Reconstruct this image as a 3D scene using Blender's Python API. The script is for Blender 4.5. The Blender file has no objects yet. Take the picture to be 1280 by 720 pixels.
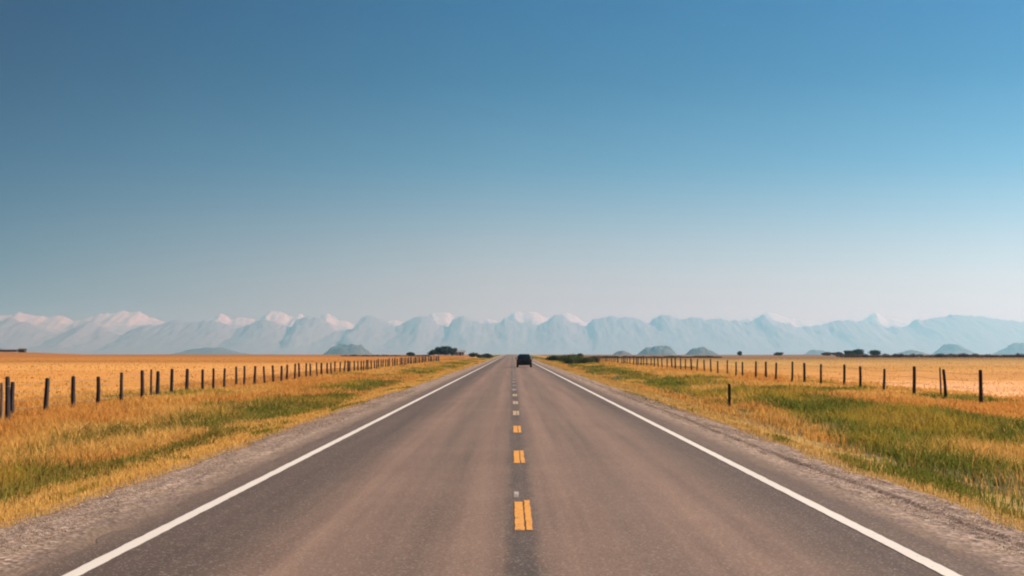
import bpy, bmesh, math, random
import numpy as np
from mathutils import Vector, Matrix

random.seed(7)
rng = np.random.default_rng(11)
SC = bpy.context.scene
COL = SC.collection
R = math.radians
CAM_Z = 1.8
F = 1778.0            # focal length of a 50 mm lens over a 1280 px wide frame

# ------------------------------------------------------------------ helpers
def tag(o, label=None, cat=None, group=None, kind=None):
    if label: o['label'] = label
    if cat: o['category'] = cat
    if group: o['group'] = group
    if kind: o['kind'] = kind
    return o

def link(name, me, mat=None, parent=None, loc=None, smooth=False):
    o = bpy.data.objects.new(name, me)
    COL.objects.link(o)
    if mat is not None and me is not None:
        for m in (mat if isinstance(mat, (list, tuple)) else [mat]):
            me.materials.append(m)
    if parent is not None: o.parent = parent
    if loc is not None: o.location = loc
    if smooth:
        me.polygons.foreach_set('use_smooth', [True] * len(me.polygons))
    return o

def empty(name, loc, rz=0.0):
    o = bpy.data.objects.new(name, None)
    COL.objects.link(o)
    o.location = loc
    o.rotation_euler = (0, 0, rz)
    o.empty_display_size = 0.2
    return o

def np_mesh(name, V, loops, starts, totals, col=None, smooth=False):
    me = bpy.data.meshes.new(name)
    V = np.ascontiguousarray(V, dtype=np.float32)
    me.vertices.add(len(V)); me.vertices.foreach_set('co', V.ravel())
    me.loops.add(len(loops)); me.loops.foreach_set('vertex_index', np.asarray(loops, dtype=np.int32))
    me.polygons.add(len(starts))
    me.polygons.foreach_set('loop_start', np.asarray(starts, dtype=np.int32))
    me.polygons.foreach_set('loop_total', np.asarray(totals, dtype=np.int32))
    if smooth:
        me.polygons.foreach_set('use_smooth', np.ones(len(starts), dtype=bool))
    me.update(calc_edges=True)
    if col is not None:
        a = me.color_attributes.new('tint', 'FLOAT_COLOR', 'POINT')
        c = np.ones((len(V), 4), dtype=np.float32); c[:, :3] = col
        a.data.foreach_set('color', c.ravel())
    me.validate()
    return me

def grid_mesh(name, X, Y, Z, smooth=True):
    """X, Y, Z arrays of shape (rows, cols)"""
    r, c = X.shape
    V = np.stack([X, Y, Z], -1).reshape(-1, 3)
    i = np.arange(r * c).reshape(r, c)
    q = np.stack([i[:-1, :-1], i[:-1, 1:], i[1:, 1:], i[1:, :-1]], -1).reshape(-1, 4)
    n = len(q)
    return np_mesh(name, V, q.ravel(), np.arange(n) * 4, np.full(n, 4), smooth=smooth)

def _hash(ix, iy, seed):
    n = (ix.astype(np.int64) * 374761393 + iy.astype(np.int64) * 668265263 + seed * 974634777) & 0x7fffffff
    n = ((n ^ (n >> 13)) * 1274126177) & 0x7fffffff
    n = (n ^ (n >> 16)) & 0xffff
    return n / 65535.0

def vnoise(x, y, seed=0):
    x = np.asarray(x, float); y = np.asarray(y, float)
    ix = np.floor(x); iy = np.floor(y)
    fx = x - ix; fy = y - iy
    fx = fx * fx * (3 - 2 * fx); fy = fy * fy * (3 - 2 * fy)
    a = _hash(ix, iy, seed); b = _hash(ix + 1, iy, seed)
    c = _hash(ix, iy + 1, seed); d = _hash(ix + 1, iy + 1, seed)
    return (a * (1 - fx) + b * fx) * (1 - fy) + (c * (1 - fx) + d * fx) * fy

def fbm(x, y, seed=0, oct=4, gain=0.5):
    s = 0; a = 1; t = 0
    for k in range(oct):
        s = s + a * vnoise(x * 2 ** k, y * 2 ** k, seed + k * 17); t += a; a *= gain
    return s / t

def sstep(a, b, x):
    t = np.clip((x - a) / (b - a), 0, 1)
    return t * t * (3 - 2 * t)

# ------------------------------------------------------------------ materials
class NT:
    def __init__(self, name):
        self.m = bpy.data.materials.new(name); self.m.use_nodes = True
        self.t = self.m.node_tree; self.t.nodes.clear()
        self.out = self.n('ShaderNodeOutputMaterial')
    def n(self, typ, **kw):
        nd = self.t.nodes.new(typ)
        for k, v in kw.items(): setattr(nd, k, v)
        return nd
    def l(self, a, b): self.t.links.new(a, b)
    def math(self, op, a, b=None, clamp=False):
        nd = self.n('ShaderNodeMath', operation=op, use_clamp=clamp)
        for i, v in enumerate((a, b)):
            if v is None: continue
            if isinstance(v, (int, float)): nd.inputs[i].default_value = v
            else: self.l(v, nd.inputs[i])
        return nd.outputs[0]
    def noise(self, vec, scale, detail=4, rough=0.55, stretch=None):
        if stretch:
            mp = self.n('ShaderNodeMapping'); mp.inputs['Scale'].default_value = stretch
            self.l(vec, mp.inputs['Vector']); vec = mp.outputs[0]
        nd = self.n('ShaderNodeTexNoise')
        nd.inputs['Scale'].default_value = scale; nd.inputs['Detail'].default_value = detail
        nd.inputs['Roughness'].default_value = rough
        self.l(vec, nd.inputs['Vector']); return nd.outputs['Fac']
    def ramp(self, fac, stops, interp='LINEAR'):
        nd = self.n('ShaderNodeValToRGB'); cr = nd.color_ramp; cr.interpolation = interp
        while len(cr.elements) > len(stops): cr.elements.remove(cr.elements[-1])
        while len(cr.elements) < len(stops): cr.elements.new(0.5)
        for e, (p, c) in zip(cr.elements, stops):
            e.position = p; e.color = (c, c, c, 1) if isinstance(c, (int, float)) else (*c, 1)
        self.l(fac, nd.inputs['Fac']); return nd.outputs['Color']
    def mix(self, fac, a, b, blend='MIX'):
        nd = self.n('ShaderNodeMix', data_type='RGBA', blend_type=blend)
        for s, v in ((nd.inputs[0], fac), (nd.inputs[6], a), (nd.inputs[7], b)):
            if isinstance(v, (int, float)): s.default_value = v
            elif isinstance(v, tuple): s.default_value = (*v, 1)
            else: self.l(v, s)
        return nd.outputs[2]
    def bsdf(self, col, rough=0.9, spec=0.3, normal=None, metal=0.0):
        b = self.n('ShaderNodeBsdfPrincipled')
        if isinstance(col, tuple): b.inputs['Base Color'].default_value = (*col, 1)
        else: self.l(col, b.inputs['Base Color'])
        if isinstance(rough, (int, float)): b.inputs['Roughness'].default_value = rough
        else: self.l(rough, b.inputs['Roughness'])
        b.inputs['Specular IOR Level'].default_value = spec
        b.inputs['Metallic'].default_value = metal
        if normal is not None: self.l(normal, b.inputs['Normal'])
        self.l(b.outputs[0], self.out.inputs['Surface'])
        return b
    def bump(self, h, strength, dist):
        b = self.n('ShaderNodeBump'); b.inputs['Strength'].default_value = strength
        b.inputs['Distance'].default_value = dist
        self.l(h, b.inputs['Height']); return b.outputs[0]
    def pos(self):
        g = self.n('ShaderNodeNewGeometry'); return g.outputs['Position']
    def obj(self):
        g = self.n('ShaderNodeTexCoord'); return g.outputs['Object']
    def xyz(self, v):
        s = self.n('ShaderNodeSeparateXYZ'); self.l(v, s.inputs[0]); return s.outputs

def simple(name, col, rough=0.7, spec=0.3, var=0.25, scale=3.0, metal=0.0, bump=0.0):
    t = NT(name); p = t.obj()
    n = t.noise(p, scale, 5)
    dark = tuple(c * (1 - var) for c in col); lite = tuple(min(1, c * (1 + var)) for c in col)
    c = t.ramp(n, [(0.3, dark), (0.7, lite)])
    t.bsdf(c, rough, spec, t.bump(n, bump, 0.02) if bump else None, metal)
    return t.m

def tint_mat(name, transl=0.35, rough=0.8):
    t = NT(name)
    a = t.n('ShaderNodeAttribute', attribute_name='tint')
    d = t.n('ShaderNodeBsdfDiffuse'); tr = t.n('ShaderNodeBsdfTranslucent')
    t.l(a.outputs['Color'], d.inputs['Color']); t.l(a.outputs['Color'], tr.inputs['Color'])
    mx = t.n('ShaderNodeMixShader'); mx.inputs[0].default_value = transl
    t.l(d.outputs[0], mx.inputs[1]); t.l(tr.outputs[0], mx.inputs[2])
    t.l(mx.outputs[0], t.out.inputs['Surface'])
    return t.m

# ---- asphalt
def asphalt():
    t = NT('asphalt'); p = t.pos(); x, y, z = t.xyz(p)
    wob = t.noise(p, 1.0, 3, stretch=(0.15, 0.035, 1))
    xx = t.math('ADD', x, t.math('MULTIPLY', t.math('SUBTRACT', wob, 0.5), 0.55))
    f = t.math('DIVIDE', t.math('ADD', xx, 5.0), 10.0)
    g = lambda v: (v + 5.0) / 10.0
    pale = (0.170, 0.103, 0.069); mid = (0.130, 0.081, 0.055); dark = (0.074, 0.048, 0.034)
    base = t.ramp(f, [(g(-4.6), mid), (g(-3.6), dark), (g(-2.7), dark), (g(-1.95), pale), (g(-1.3), mid), (g(-0.75), mid), (g(-0.45), pale),
                      (g(-0.1), mid), (g(0.3), mid), (g(0.55), pale), (g(1.1), mid), (g(1.5), mid), (g(2.0), pale),
                      (g(2.7), mid), (g(3.3), dark), (g(4.6), mid)])
    # dark seal strip down the centre joint
    n1 = t.noise(p, 1.0, 5, 0.65, stretch=(5, 0.9, 1))
    dc = t.math('ABSOLUTE', t.math('SUBTRACT', t.math('ADD', x, t.math('MULTIPLY', t.math('SUBTRACT', n1, 0.5), 0.26)), 0.10))
    strip = t.ramp(dc, [(0.09, 1.0), (0.19, 0.0)])
    n2 = t.noise(p, 1.0, 4, 0.6, stretch=(1.5, 0.12, 1))
    strip = t.math('MULTIPLY', strip, t.ramp(n2, [(0.3, 0.45), (0.6, 0.95)]))
    base = t.mix(strip, base, (0.055, 0.040, 0.031))
    # oil line in lane, lengthwise streaks
    n3 = t.noise(p, 1.0, 4, 0.6, stretch=(3.2, 0.045, 1))
    base = t.mix(0.55, base, t.ramp(n3, [(0.25, 0.52), (0.5, 1.0), (0.75, 1.38)]), 'MULTIPLY')
    # broad blotches
    n4 = t.noise(p, 0.35, 4, 0.6)
    base = t.mix(0.6, base, t.ramp(n4, [(0.3, 0.84), (0.7, 1.12)]), 'MULTIPLY')
    # aggregate
    n5 = t.noise(p, 42.0, 3, 0.7)
    base = t.mix(0.9, base, t.ramp(n5, [(0.28, 0.62), (0.5, 1.0), (0.72, 1.5)]), 'MULTIPLY')
    v = t.n('ShaderNodeTexVoronoi'); v.inputs['Scale'].default_value = 55.0; t.l(p, v.inputs['Vector'])
    bits = t.ramp(t.xyz(v.outputs['Color'])[0], [(0.90, 0.0), (0.94, 1.0)])
    base = t.mix(t.math('MULTIPLY', bits, 0.5), base, (0.33, 0.26, 0.20))
    # fine transverse and wandering cracks
    vc = t.n('ShaderNodeTexVoronoi', feature='DISTANCE_TO_EDGE'); vc.inputs['Scale'].default_value = 1.0
    mp = t.n('ShaderNodeMapping'); mp.inputs['Scale'].default_value = (0.16, 0.11, 1)
    dis = t.n('ShaderNodeVectorMath', operation='ADD')
    nn = t.n('ShaderNodeTexNoise'); nn.inputs['Scale'].default_value = 1.2; nn.inputs['Detail'].default_value = 5
    t.l(p, nn.inputs['Vector']); t.l(p, dis.inputs[0]); t.l(nn.outputs['Color'], dis.inputs[1])
    t.l(dis.outputs[0], mp.inputs['Vector']); t.l(mp.outputs[0], vc.inputs['Vector'])
    crack = t.ramp(vc.outputs['Distance'], [(0.0012, 1.0), (0.0028, 0.0)])
    crack = t.math('MULTIPLY', crack, t.ramp(t.noise(p, 0.25, 2), [(0.5, 0.0), (0.62, 0.55)]))
    base = t.mix(crack, base, (0.06, 0.05, 0.045))
    hb = t.math('ADD', n5, t.math('MULTIPLY', n4, 0.3))
    t.bsdf(base, 0.86, 0.35, t.bump(hb, 0.35, 0.012))
    return t.m

def paint(name, col, wear, old):
    t = NT(name); p = t.pos()
    n = t.noise(p, 9.0, 6, 0.7); n2 = t.noise(p, 60.0, 3, 0.7)
    n3 = t.noise(p, 1.0, 3, 0.6, stretch=(1.0, 0.12, 1))
    w = t.math('ADD', t.math('MULTIPLY', n, 0.55), t.math('ADD', t.math('MULTIPLY', n2, 0.25), t.math('MULTIPLY', n3, 0.2)))
    f = t.ramp(w, [(wear - 0.05, 1.0), (wear + 0.04, 0.0)])
    c = t.mix(f, old, col)
    c = t.mix(0.5, c, t.ramp(n3, [(0.3, 0.8), (0.7, 1.1)]), 'MULTIPLY')
    t.bsdf(c, 0.7, 0.35, t.bump(n2, 0.3, 0.004)); return t.m

def gravel_mat():
    t = NT('gravel_ground'); p = t.pos(); x, y, z = t.xyz(p)
    v = t.n('ShaderNodeTexVoronoi'); v.inputs['Scale'].default_value = 20.0; v.inputs['Randomness'].default_value = 1.0
    t.l(p, v.inputs['Vector'])
    cell = t.xyz(v.outputs['Color'])[0]
    c = t.ramp(cell, [(0.0, (0.09, 0.057, 0.040)), (0.25, (0.20, 0.132, 0.094)), (0.6, (0.285, 0.197, 0.145)), (0.85, (0.33, 0.235, 0.175)), (1.0, (0.46, 0.355, 0.275))])
    n = t.noise(p, 7.0, 5, 0.65)
    c = t.mix(0.85, c, t.ramp(n, [(0.3, 0.62), (0.7, 1.22)]), 'MULTIPLY')
    # wheel and wash marks running lengthwise, slightly slanted
    mp = t.n('ShaderNodeMapping'); mp.inputs['Rotation'].default_value = (0, 0, 0.05); mp.inputs['Scale'].default_value = (4.5, 0.22, 1)
    t.l(p, mp.inputs['Vector'])
    n2 = t.n('ShaderNodeTexNoise'); n2.inputs['Scale'].default_value = 1.0; n2.inputs['Detail'].default_value = 5
    t.l(mp.outputs[0], n2.inputs['Vector'])
    c = t.mix(0.8, c, t.ramp(n2.outputs['Fac'], [(0.3, 0.68), (0.52, 1.0), (0.75, 1.2)]), 'MULTIPLY')
    # tar-stained strip beside the paving, dirt towards the grass
    ax = t.math('ABSOLUTE', x)
    near = t.ramp(t.math('ADD', t.math('DIVIDE', ax, 8.0), t.math('MULTIPLY', t.math('SUBTRACT', n, 0.5), 0.06)), [(0.515, 0.0), (0.575, 1.0)])
    c = t.mix(near, (0.135, 0.092, 0.069), c)
    n3 = t.noise(p, 0.9, 4, 0.6)
    c = t.mix(t.ramp(n3, [(0.45, 0.0), (0.7, 0.35)]), c, (0.27, 0.19, 0.11))
    h = t.math('ADD', t.math('MULTIPLY', v.outputs['Distance'], 1.6), n)
    t.bsdf(c, 0.95, 0.2, t.bump(h, 0.42, 0.016)); return t.m

def ground_mat():
    t = NT('field_ground'); p = t.pos(); x, y, z = t.xyz(p)
    nb = t.noise(p, 1.0, 4, 0.6, stretch=(0.004, 0.012, 1))
    yy = t.math('MULTIPLY', t.math('MAXIMUM', y, 12.0), t.math('ADD', 0.80, t.math('MULTIPLY', nb, 0.4)))
    f = t.math('DIVIDE', t.math('SUBTRACT', t.math('LOGARITHM', yy, 10.0), 1.0), 2.2)
    g = lambda d: (math.log10(d) - 1) / 2.2
    left = t.ramp(f, [(g(30), (0.48, 0.21, 0.045)), (g(75), (0.52, 0.235, 0.055)), (g(130), (0.50, 0.22, 0.056)), (g(190), (0.58, 0.275, 0.075)),
                      (g(240), (0.46, 0.215, 0.060)), (g(285), (0.33, 0.13, 0.025)), (g(400), (0.40, 0.165, 0.035)), (g(520), (0.34, 0.13, 0.026)), (g(800), (0.26, 0.11, 0.04)), (g(1500), (0.20, 0.12, 0.06))])
    right = t.ramp(f, [(g(30), (0.48, 0.23, 0.07)), (g(58), (0.66, 0.345, 0.16)), (g(85), (0.64, 0.33, 0.15)), (g(100), (0.52, 0.245, 0.072)),
                       (g(150), (0.50, 0.24, 0.068)), (g(190), (0.40, 0.21, 0.050)), (g(240), (0.44, 0.24, 0.085)), (g(330), (0.32, 0.19, 0.045)), (g(420), (0.19, 0.10, 0.042)),
                       (g(1500), (0.20, 0.12, 0.08))])
    c = t.mix(t.math('GREATER_THAN', x, 0.0), left, right)
    # streaks of stubble rows and wind-laid straw
    n1 = t.noise(p, 1.0, 5, 0.65, stretch=(0.035, 0.12, 1))
    c = t.mix(0.7, c, t.ramp(n1, [(0.28, 0.72), (0.5, 1.0), (0.72, 1.16)]), 'MULTIPLY')
    n2 = t.noise(p, 1.0, 5, 0.7, stretch=(0.8, 2.5, 1))
    c = t.mix(0.25, c, t.ramp(n2, [(0.28, 0.66), (0.5, 1.0), (0.75, 1.28)]), 'MULTIPLY')
    # verge soil and thatch
    ax = t.math('ABSOLUTE', x)
    nv = t.noise(p, 0.55, 5, 0.65)
    av = t.math('DIVIDE', t.math('ADD', ax, t.math('MULTIPLY', t.math('SUBTRACT', nv, 0.5), 3.0)), 20.0)
    verge = t.ramp(av, [(0.25, (0.24, 0.19, 0.14)), (0.285, (0.42, 0.27, 0.085)), (0.34, (0.36, 0.23, 0.075)), (0.38, (0.115, 0.085, 0.045)),
                        (0.44, (0.085, 0.085, 0.025)), (0.56, (0.12, 0.10, 0.03)), (0.62, (0.33, 0.18, 0.055)), (0.80, (0.40, 0.21, 0.065))])
    nm = t.noise(p, 6.0, 5, 0.7)
    verge = t.mix(0.8, verge, t.ramp(nm, [(0.3, 0.6), (0.7, 1.3)]), 'MULTIPLY')
    c = t.mix(t.ramp(t.math('DIVIDE', ax, 40.0), [(0.38, 0.0), (0.47, 1.0)]), verge, c)
    hb = t.math('ADD', nm, t.math('MULTIPLY', n2, 1.5))
    t.bsdf(c, 1.0, 0.05, t.bump(hb, 0.12, 0.04)); return t.m

def mountain_mat(name, snow):
    t = NT(name); p = t.pos(); g = t.n('ShaderNodeNewGeometry')
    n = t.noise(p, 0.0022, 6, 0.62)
    hazed_rock = t.ramp(n, [(0.3, (0.155, 0.16, 0.185)), (0.7, (0.168, 0.173, 0.20))])  # pale bluish tone, part of the distance haze painted into the rock
    if snow:
        x, y, z = t.xyz(p); nx, ny, nz = t.xyz(g.outputs['Normal'])
        n2 = t.noise(p, 0.0045, 6, 0.66)
        s = t.math('ADD', t.math('DIVIDE', z, 900.0), t.math('ADD', t.math('MULTIPLY', nz, 0.55), t.math('MULTIPLY', t.math('SUBTRACT', n2, 0.5), 1.5)))
        f = t.ramp(t.math('SUBTRACT', s, 0.6), [(0.40, 0.0), (0.60, 1.0)])
        c = t.mix(f, (0.24, 0.26, 0.27), (0.47, 0.52, 0.53))  # bare rock paled and snow dulled, haze partly put into both colours
    else:
        c = hazed_rock
    t.bsdf(c, 0.95, 0.1); return t.m

M = dict(
    asphalt=asphalt(),
    white=paint('white_road_paint', (0.60, 0.53, 0.45), 0.615, (0.30, 0.235, 0.19)),
    yellow=paint('yellow_road_paint', (0.60, 0.255, 0.032), 0.565, (0.17, 0.125, 0.09)),
    yellow_old=paint('faded_road_paint', (0.52, 0.36, 0.18), 0.52, (0.15, 0.12, 0.095)),
    old=paint('ghost_road_paint', (0.46, 0.40, 0.33), 0.48, (0.14, 0.115, 0.10)),
    gravel=gravel_mat(), ground=ground_mat(),
    grass=tint_mat('grass_blades', 0.45), leaf=tint_mat('leaves', 0.25), stone=tint_mat('pebbles', 0.0),
    front=mountain_mat('hazed_mountain', False), snow=mountain_mat('snowy_mountain', True),
    hill=simple('hill_scrub', (0.085, 0.074, 0.062), 1.0, 0.05, 0.4, 0.02),
    bark=simple('bark', (0.10, 0.075, 0.055), 0.95, 0.1, 0.4, 6, bump=0.5),
    wire=simple('galvanised_wire', (0.22, 0.20, 0.18), 0.6, 0.4, 0.3, 8, metal=0.4),
    steel=simple('dark_steel', (0.035, 0.030, 0.030), 0.6, 0.4, 0.4, 8),
    redsteel=simple('rusty_steel', (0.13, 0.05, 0.035), 0.7, 0.3, 0.4, 8),
    car=simple('black_car_paint', (0.012, 0.014, 0.015), 0.25, 0.5, 0.05, 1),
    glass=simple('dark_glass', (0.010, 0.014, 0.014), 0.08, 0.6, 0.05, 1),
    rubber=simple('tyre_rubber', (0.018, 0.018, 0.018), 0.85, 0.2, 0.2, 10),
    alloy=simple('alloy', (0.30, 0.30, 0.31), 0.35, 0.5, 0.1, 10, metal=0.8),
    red=simple('red_lens', (0.20, 0.012, 0.010), 0.2, 0.5, 0.1, 10),
    plate=simple('plate', (0.45, 0.43, 0.40), 0.5, 0.4, 0.1, 10),
    plastic=simple('black_plastic', (0.02, 0.02, 0.02), 0.7, 0.3, 0.1, 10),
    siding=simple('pale_siding', (0.62, 0.56, 0.52), 0.8, 0.2, 0.12, 1.5),
    roofgrey=simple('grey_roof', (0.22, 0.21, 0.21), 0.8, 0.2, 0.2, 1.5),
    barnwood=simple('dark_barn_wood', (0.055, 0.035, 0.026), 0.9, 0.15, 0.35, 2),
    barnroof=simple('dark_barn_roof', (0.07, 0.065, 0.065), 0.7, 0.3, 0.3, 2),
)
def wood(name, col):
    t = NT(name); p = t.obj()
    n = t.noise(p, 1.0, 6, 0.65, stretch=(22, 22, 1.6)); n2 = t.noise(p, 4.0, 4)
    c = t.ramp(n, [(0.3, tuple(v * 0.5 for v in col)), (0.7, tuple(v * 1.5 for v in col))])
    c = t.mix(0.5, c, t.ramp(n2, [(0.3, 0.7), (0.7, 1.25)]), 'MULTIPLY')
    t.bsdf(c, 0.95, 0.1, t.bump(n, 0.6, 0.015)); return t.m
M['post'] = wood('weathered_post_wood', (0.040, 0.034, 0.034))
M['post_brown'] = wood('brown_post_wood', (0.085, 0.050, 0.030))
M['post_pale'] = wood('pale_post_wood', (0.21, 0.15, 0.10))

# ------------------------------------------------------------------ ground heights
def cross(ax):
    return np.interp(ax, [0, 4.0, 4.4, 5.6, 6.6, 8.6, 10.2, 12.5, 15.0, 40.0], [-0.10, -0.12, -0.13, -0.16, -0.26, -0.46, -0.46, -0.30, -0.20, -0.20])

def fall(y):
    y = np.maximum(np.asarray(y, float), 0)
    d = np.maximum(y - 950.0, 0)
    return -np.minimum(0.0045 * d * d / (d + 900.0), 70.0)

def ground_z(x, y):
    x = np.asarray(x, float); y = np.asarray(y, float)
    ax = np.abs(x)
    z = cross(ax) + fall(y)
    z = z + (fbm(x * 0.45, y * 0.45, 3, 3) - 0.5) * 0.16 * sstep(6.0, 8.0, ax) * (1 - sstep(60, 120, ax))
    far = sstep(180, 900, y) * sstep(25, 80, ax)
    z = z + far * (fbm(x * 0.006, y * 0.004, 9, 3) - 0.5) * 1.1
    # low swell under the farm shed on the left
    z = z + 2.2 * np.exp(-(((x + 262) / 38.0) ** 2 + ((y - 720) / 60.0) ** 2))
    return z

# ------------------------------------------------------------------ setting
ys = np.concatenate([np.arange(-30, 10, 4.0), np.geomspace(10, 300, 330), np.geomspace(304, 1600, 120), np.geomspace(1650, 45000, 60)])
xh = np.concatenate([[0, 2, 4, 4.4], np.arange(4.8, 18, 0.35), np.geomspace(18.5, 300, 60), np.geomspace(320, 26000, 36)])
xs = np.concatenate([-xh[:0:-1], xh])
Xg, Yg = np.meshgrid(xs, ys)
o = link('ground', grid_mesh('ground', Xg, Yg, ground_z(Xg, Yg)), M['ground'])
tag(o, 'dry golden prairie fields and grassy ditches on both sides of the highway', 'ground', kind='structure')

# road, crowned
def road_z(x, y): return -0.016 * np.abs(x) + fall(y)
ry = np.concatenate([np.arange(-25, 10, 3.0), np.geomspace(10, 1500, 420)])
rx = np.linspace(-1, 1, 25)
Xr, Yr = np.meshgrid(rx, ry)
edge = 4.12 + (fbm(Yr * 1.3, Yr * 0 + np.sign(Xr) * 7, 5, 4) - 0.5) * 0.30
Xr = Xr * edge
Zr = road_z(Xr, Yr)
road = link('road', grid_mesh('road', Xr, Yr, Zr), M['asphalt'])
tag(road, 'straight two lane asphalt highway running to the horizon', 'road', kind='structure')

def ribbon(name, xc, y0, y1, w, dz, mat, parent, n=2, ragged=0.0):
    yy = np.linspace(y0, y1, n) if y1 < 60 else np.geomspace(max(y0, 1), y1, n)
    yy[0] = y0
    l = xc - w / 2 + ragged * (rng.random(n) - 0.5); r = xc + w / 2 + ragged * (rng.random(n) - 0.5)
    X = np.stack([l, r], 1); Y = np.stack([yy, yy], 1)
    if ragged:
        Y[0] += ragged * 3 * (rng.random(2) - 0.5); Y[-1] += ragged * 3 * (rng.random(2) - 0.5)
    Z = road_z(X, Y) + dz
    return link(name, grid_mesh(name, X, Y, Z), mat, parent)
for s in (-1, 1):
    ribbon('edge_line', s * 3.66, 3.0, 1000.0, 0.15, 0.006, M['white'], road, 400, 0.012)
CX = 0.115
for k in range(34):
    a = 5.7 + 8.72 * k
    mt = M['yellow'] if k in (0, 1, 2, 3) else M['yellow_old'] if k < 7 else M['old']
    r1 = ribbon('centre_dash', CX - 0.035, a, a + (2.9 if k != 1 else 2.75), 0.098, 0.006, mt, road, 14, 0.012)
    r2 = ribbon('centre_dash', CX + 0.062, a + 0.05, a + 2.95, 0.066, 0.006, mt, road, 14, 0.012)
    if k == 1: ribbon('centre_dash', CX - 0.06, a + 3.25, a + 4.0, 0.06, 0.006, M['old'], road, 8, 0.02)

# gravel shoulders with a wheel groove
for s in (-1, 1):
    gy = np.concatenate([np.arange(0, 8, 1.0), np.geomspace(8, 900, 620)])
    u = np.linspace(0, 1, 46)
    U, Yq = np.meshgrid(u, gy)
    outer = 5.55 + (fbm(Yq * 0.35, Yq * 0 + s * 3, 21, 4) - 0.5) * 0.55
    Xa = 3.9 + U * (outer - 3.9)
    Zq = np.interp(Xa, [3.9, 4.35, 5.6, 6.4], [-0.0685, -0.0750, -0.115, -0.20]) + fall(Yq)
    rough_ = sstep(4.38, 4.7, Xa)
    Zq = Zq + rough_ * ((fbm(Xa * 5, Yq * 1.2, 31 + s, 4) - 0.5) * 0.05 + (fbm(Xa * 2.2 + Yq * 0.25, Yq * 0.15, 41 + s, 3) - 0.5) * 0.05)
    if s > 0:
        gx = 4.92 + 0.10 * (vnoise(Yq * 0.12, Yq * 0, 77) - 0.5) * 2
        Zq = Zq - 0.032 * np.exp(-((Xa - gx) / 0.05) ** 2) + 0.008 * np.exp(-((Xa - gx - 0.14) / 0.08) ** 2)
    Zq = np.where(U > 0.97, np.minimum(Zq, cross(Xa) + fall(Yq) - 0.02), Zq)
    X = Xa * s
    if s < 0: X, Yq, Zq = X[:, ::-1], Yq[:, ::-1], Zq[:, ::-1]
    o = link('gravel_shoulder', grid_mesh('gravel_shoulder', X, Yq, Zq), M['gravel'])
    tag(o, ('left' if s < 0 else 'right') + ' gravel shoulder between white edge line and roadside grass', 'shoulder', kind='structure')

# mountains
def px_z(yimg, D): return CAM_Z + (440.0 - yimg) / F * D
front_pts = [(-500, 398), (-380, 402), (-260, 396), (-120, 403), (-40, 398), (0, 402), (15, 397), (40, 406), (66, 419), (75, 421), (85, 415), (105, 405), (117, 400), (125, 409), (140, 417),
    (153, 421), (165, 414), (185, 406), (215, 403), (240, 402), (262, 402), (275, 403), (285, 409), (295, 414), (305, 411), (317, 404), (330, 399.5),
    (340, 402), (352, 407), (363, 412), (370, 402), (385, 395), (400, 398), (410, 405), (420, 413), (446, 412), (452, 397), (460, 392), (472, 396),
    (485, 405), (495, 410), (505, 405), (520, 398), (530, 391), (540, 397), (550, 408), (561, 411), (567, 397), (578, 392), (590, 398), (600, 405),
    (615, 406), (630, 401), (640, 403), (655, 406), (670, 409), (685, 402), (693, 394), (705, 395), (715, 405), (726, 412), (733, 413), (741, 400),
    (760, 394), (785, 395), (810, 402), (825, 392), (845, 397), (870, 396), (895, 396), (915, 403), (935, 402), (955, 390), (965, 396), (985, 408),
    (1010, 414), (1030, 412), (1040, 403), (1060, 400), (1080, 402), (1092, 408), (1110, 415), (1134, 413), (1145, 401), (1165, 396), (1190, 392),
    (1215, 390), (1235, 395), (1255, 402), (1280, 404), (1330, 398), (1420, 403), (1550, 396), (1700, 402), (1800, 400)]
back_pts = [(-500, 396), (-260, 393), (-120, 398), (-40, 392), (0, 396), (20, 393), (28, 391), (44, 394), (60, 397), (74, 394), (90, 402), (110, 397), (125, 392), (138, 393), (150, 390), (165, 391), (176, 391),
    (190, 397), (210, 405), (250, 407), (268, 399), (276, 394), (290, 400), (305, 397), (320, 402), (340, 390), (354, 393), (366, 396), (372, 394), (390, 401), (404, 397), (411, 394), (425, 400), (445, 408),
    (470, 406), (488, 401), (500, 403), (520, 404), (536, 394), (549, 390), (562, 392), (575, 402), (592, 401), (610, 399), (628, 403), (645, 388), (654, 390), (662, 388), (676, 392),
    (688, 398), (700, 391), (712, 393), (722, 395), (735, 402), (760, 406), (900, 408), (940, 400), (960, 387), (972, 392), (990, 396), (1006, 401), (1022, 405), (1050, 410), (1078, 402), (1095, 389),
    (1106, 395), (1120, 399), (1132, 401), (1142, 408), (1200, 412), (1300, 408), (1500, 396), (1800, 398)]
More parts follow.
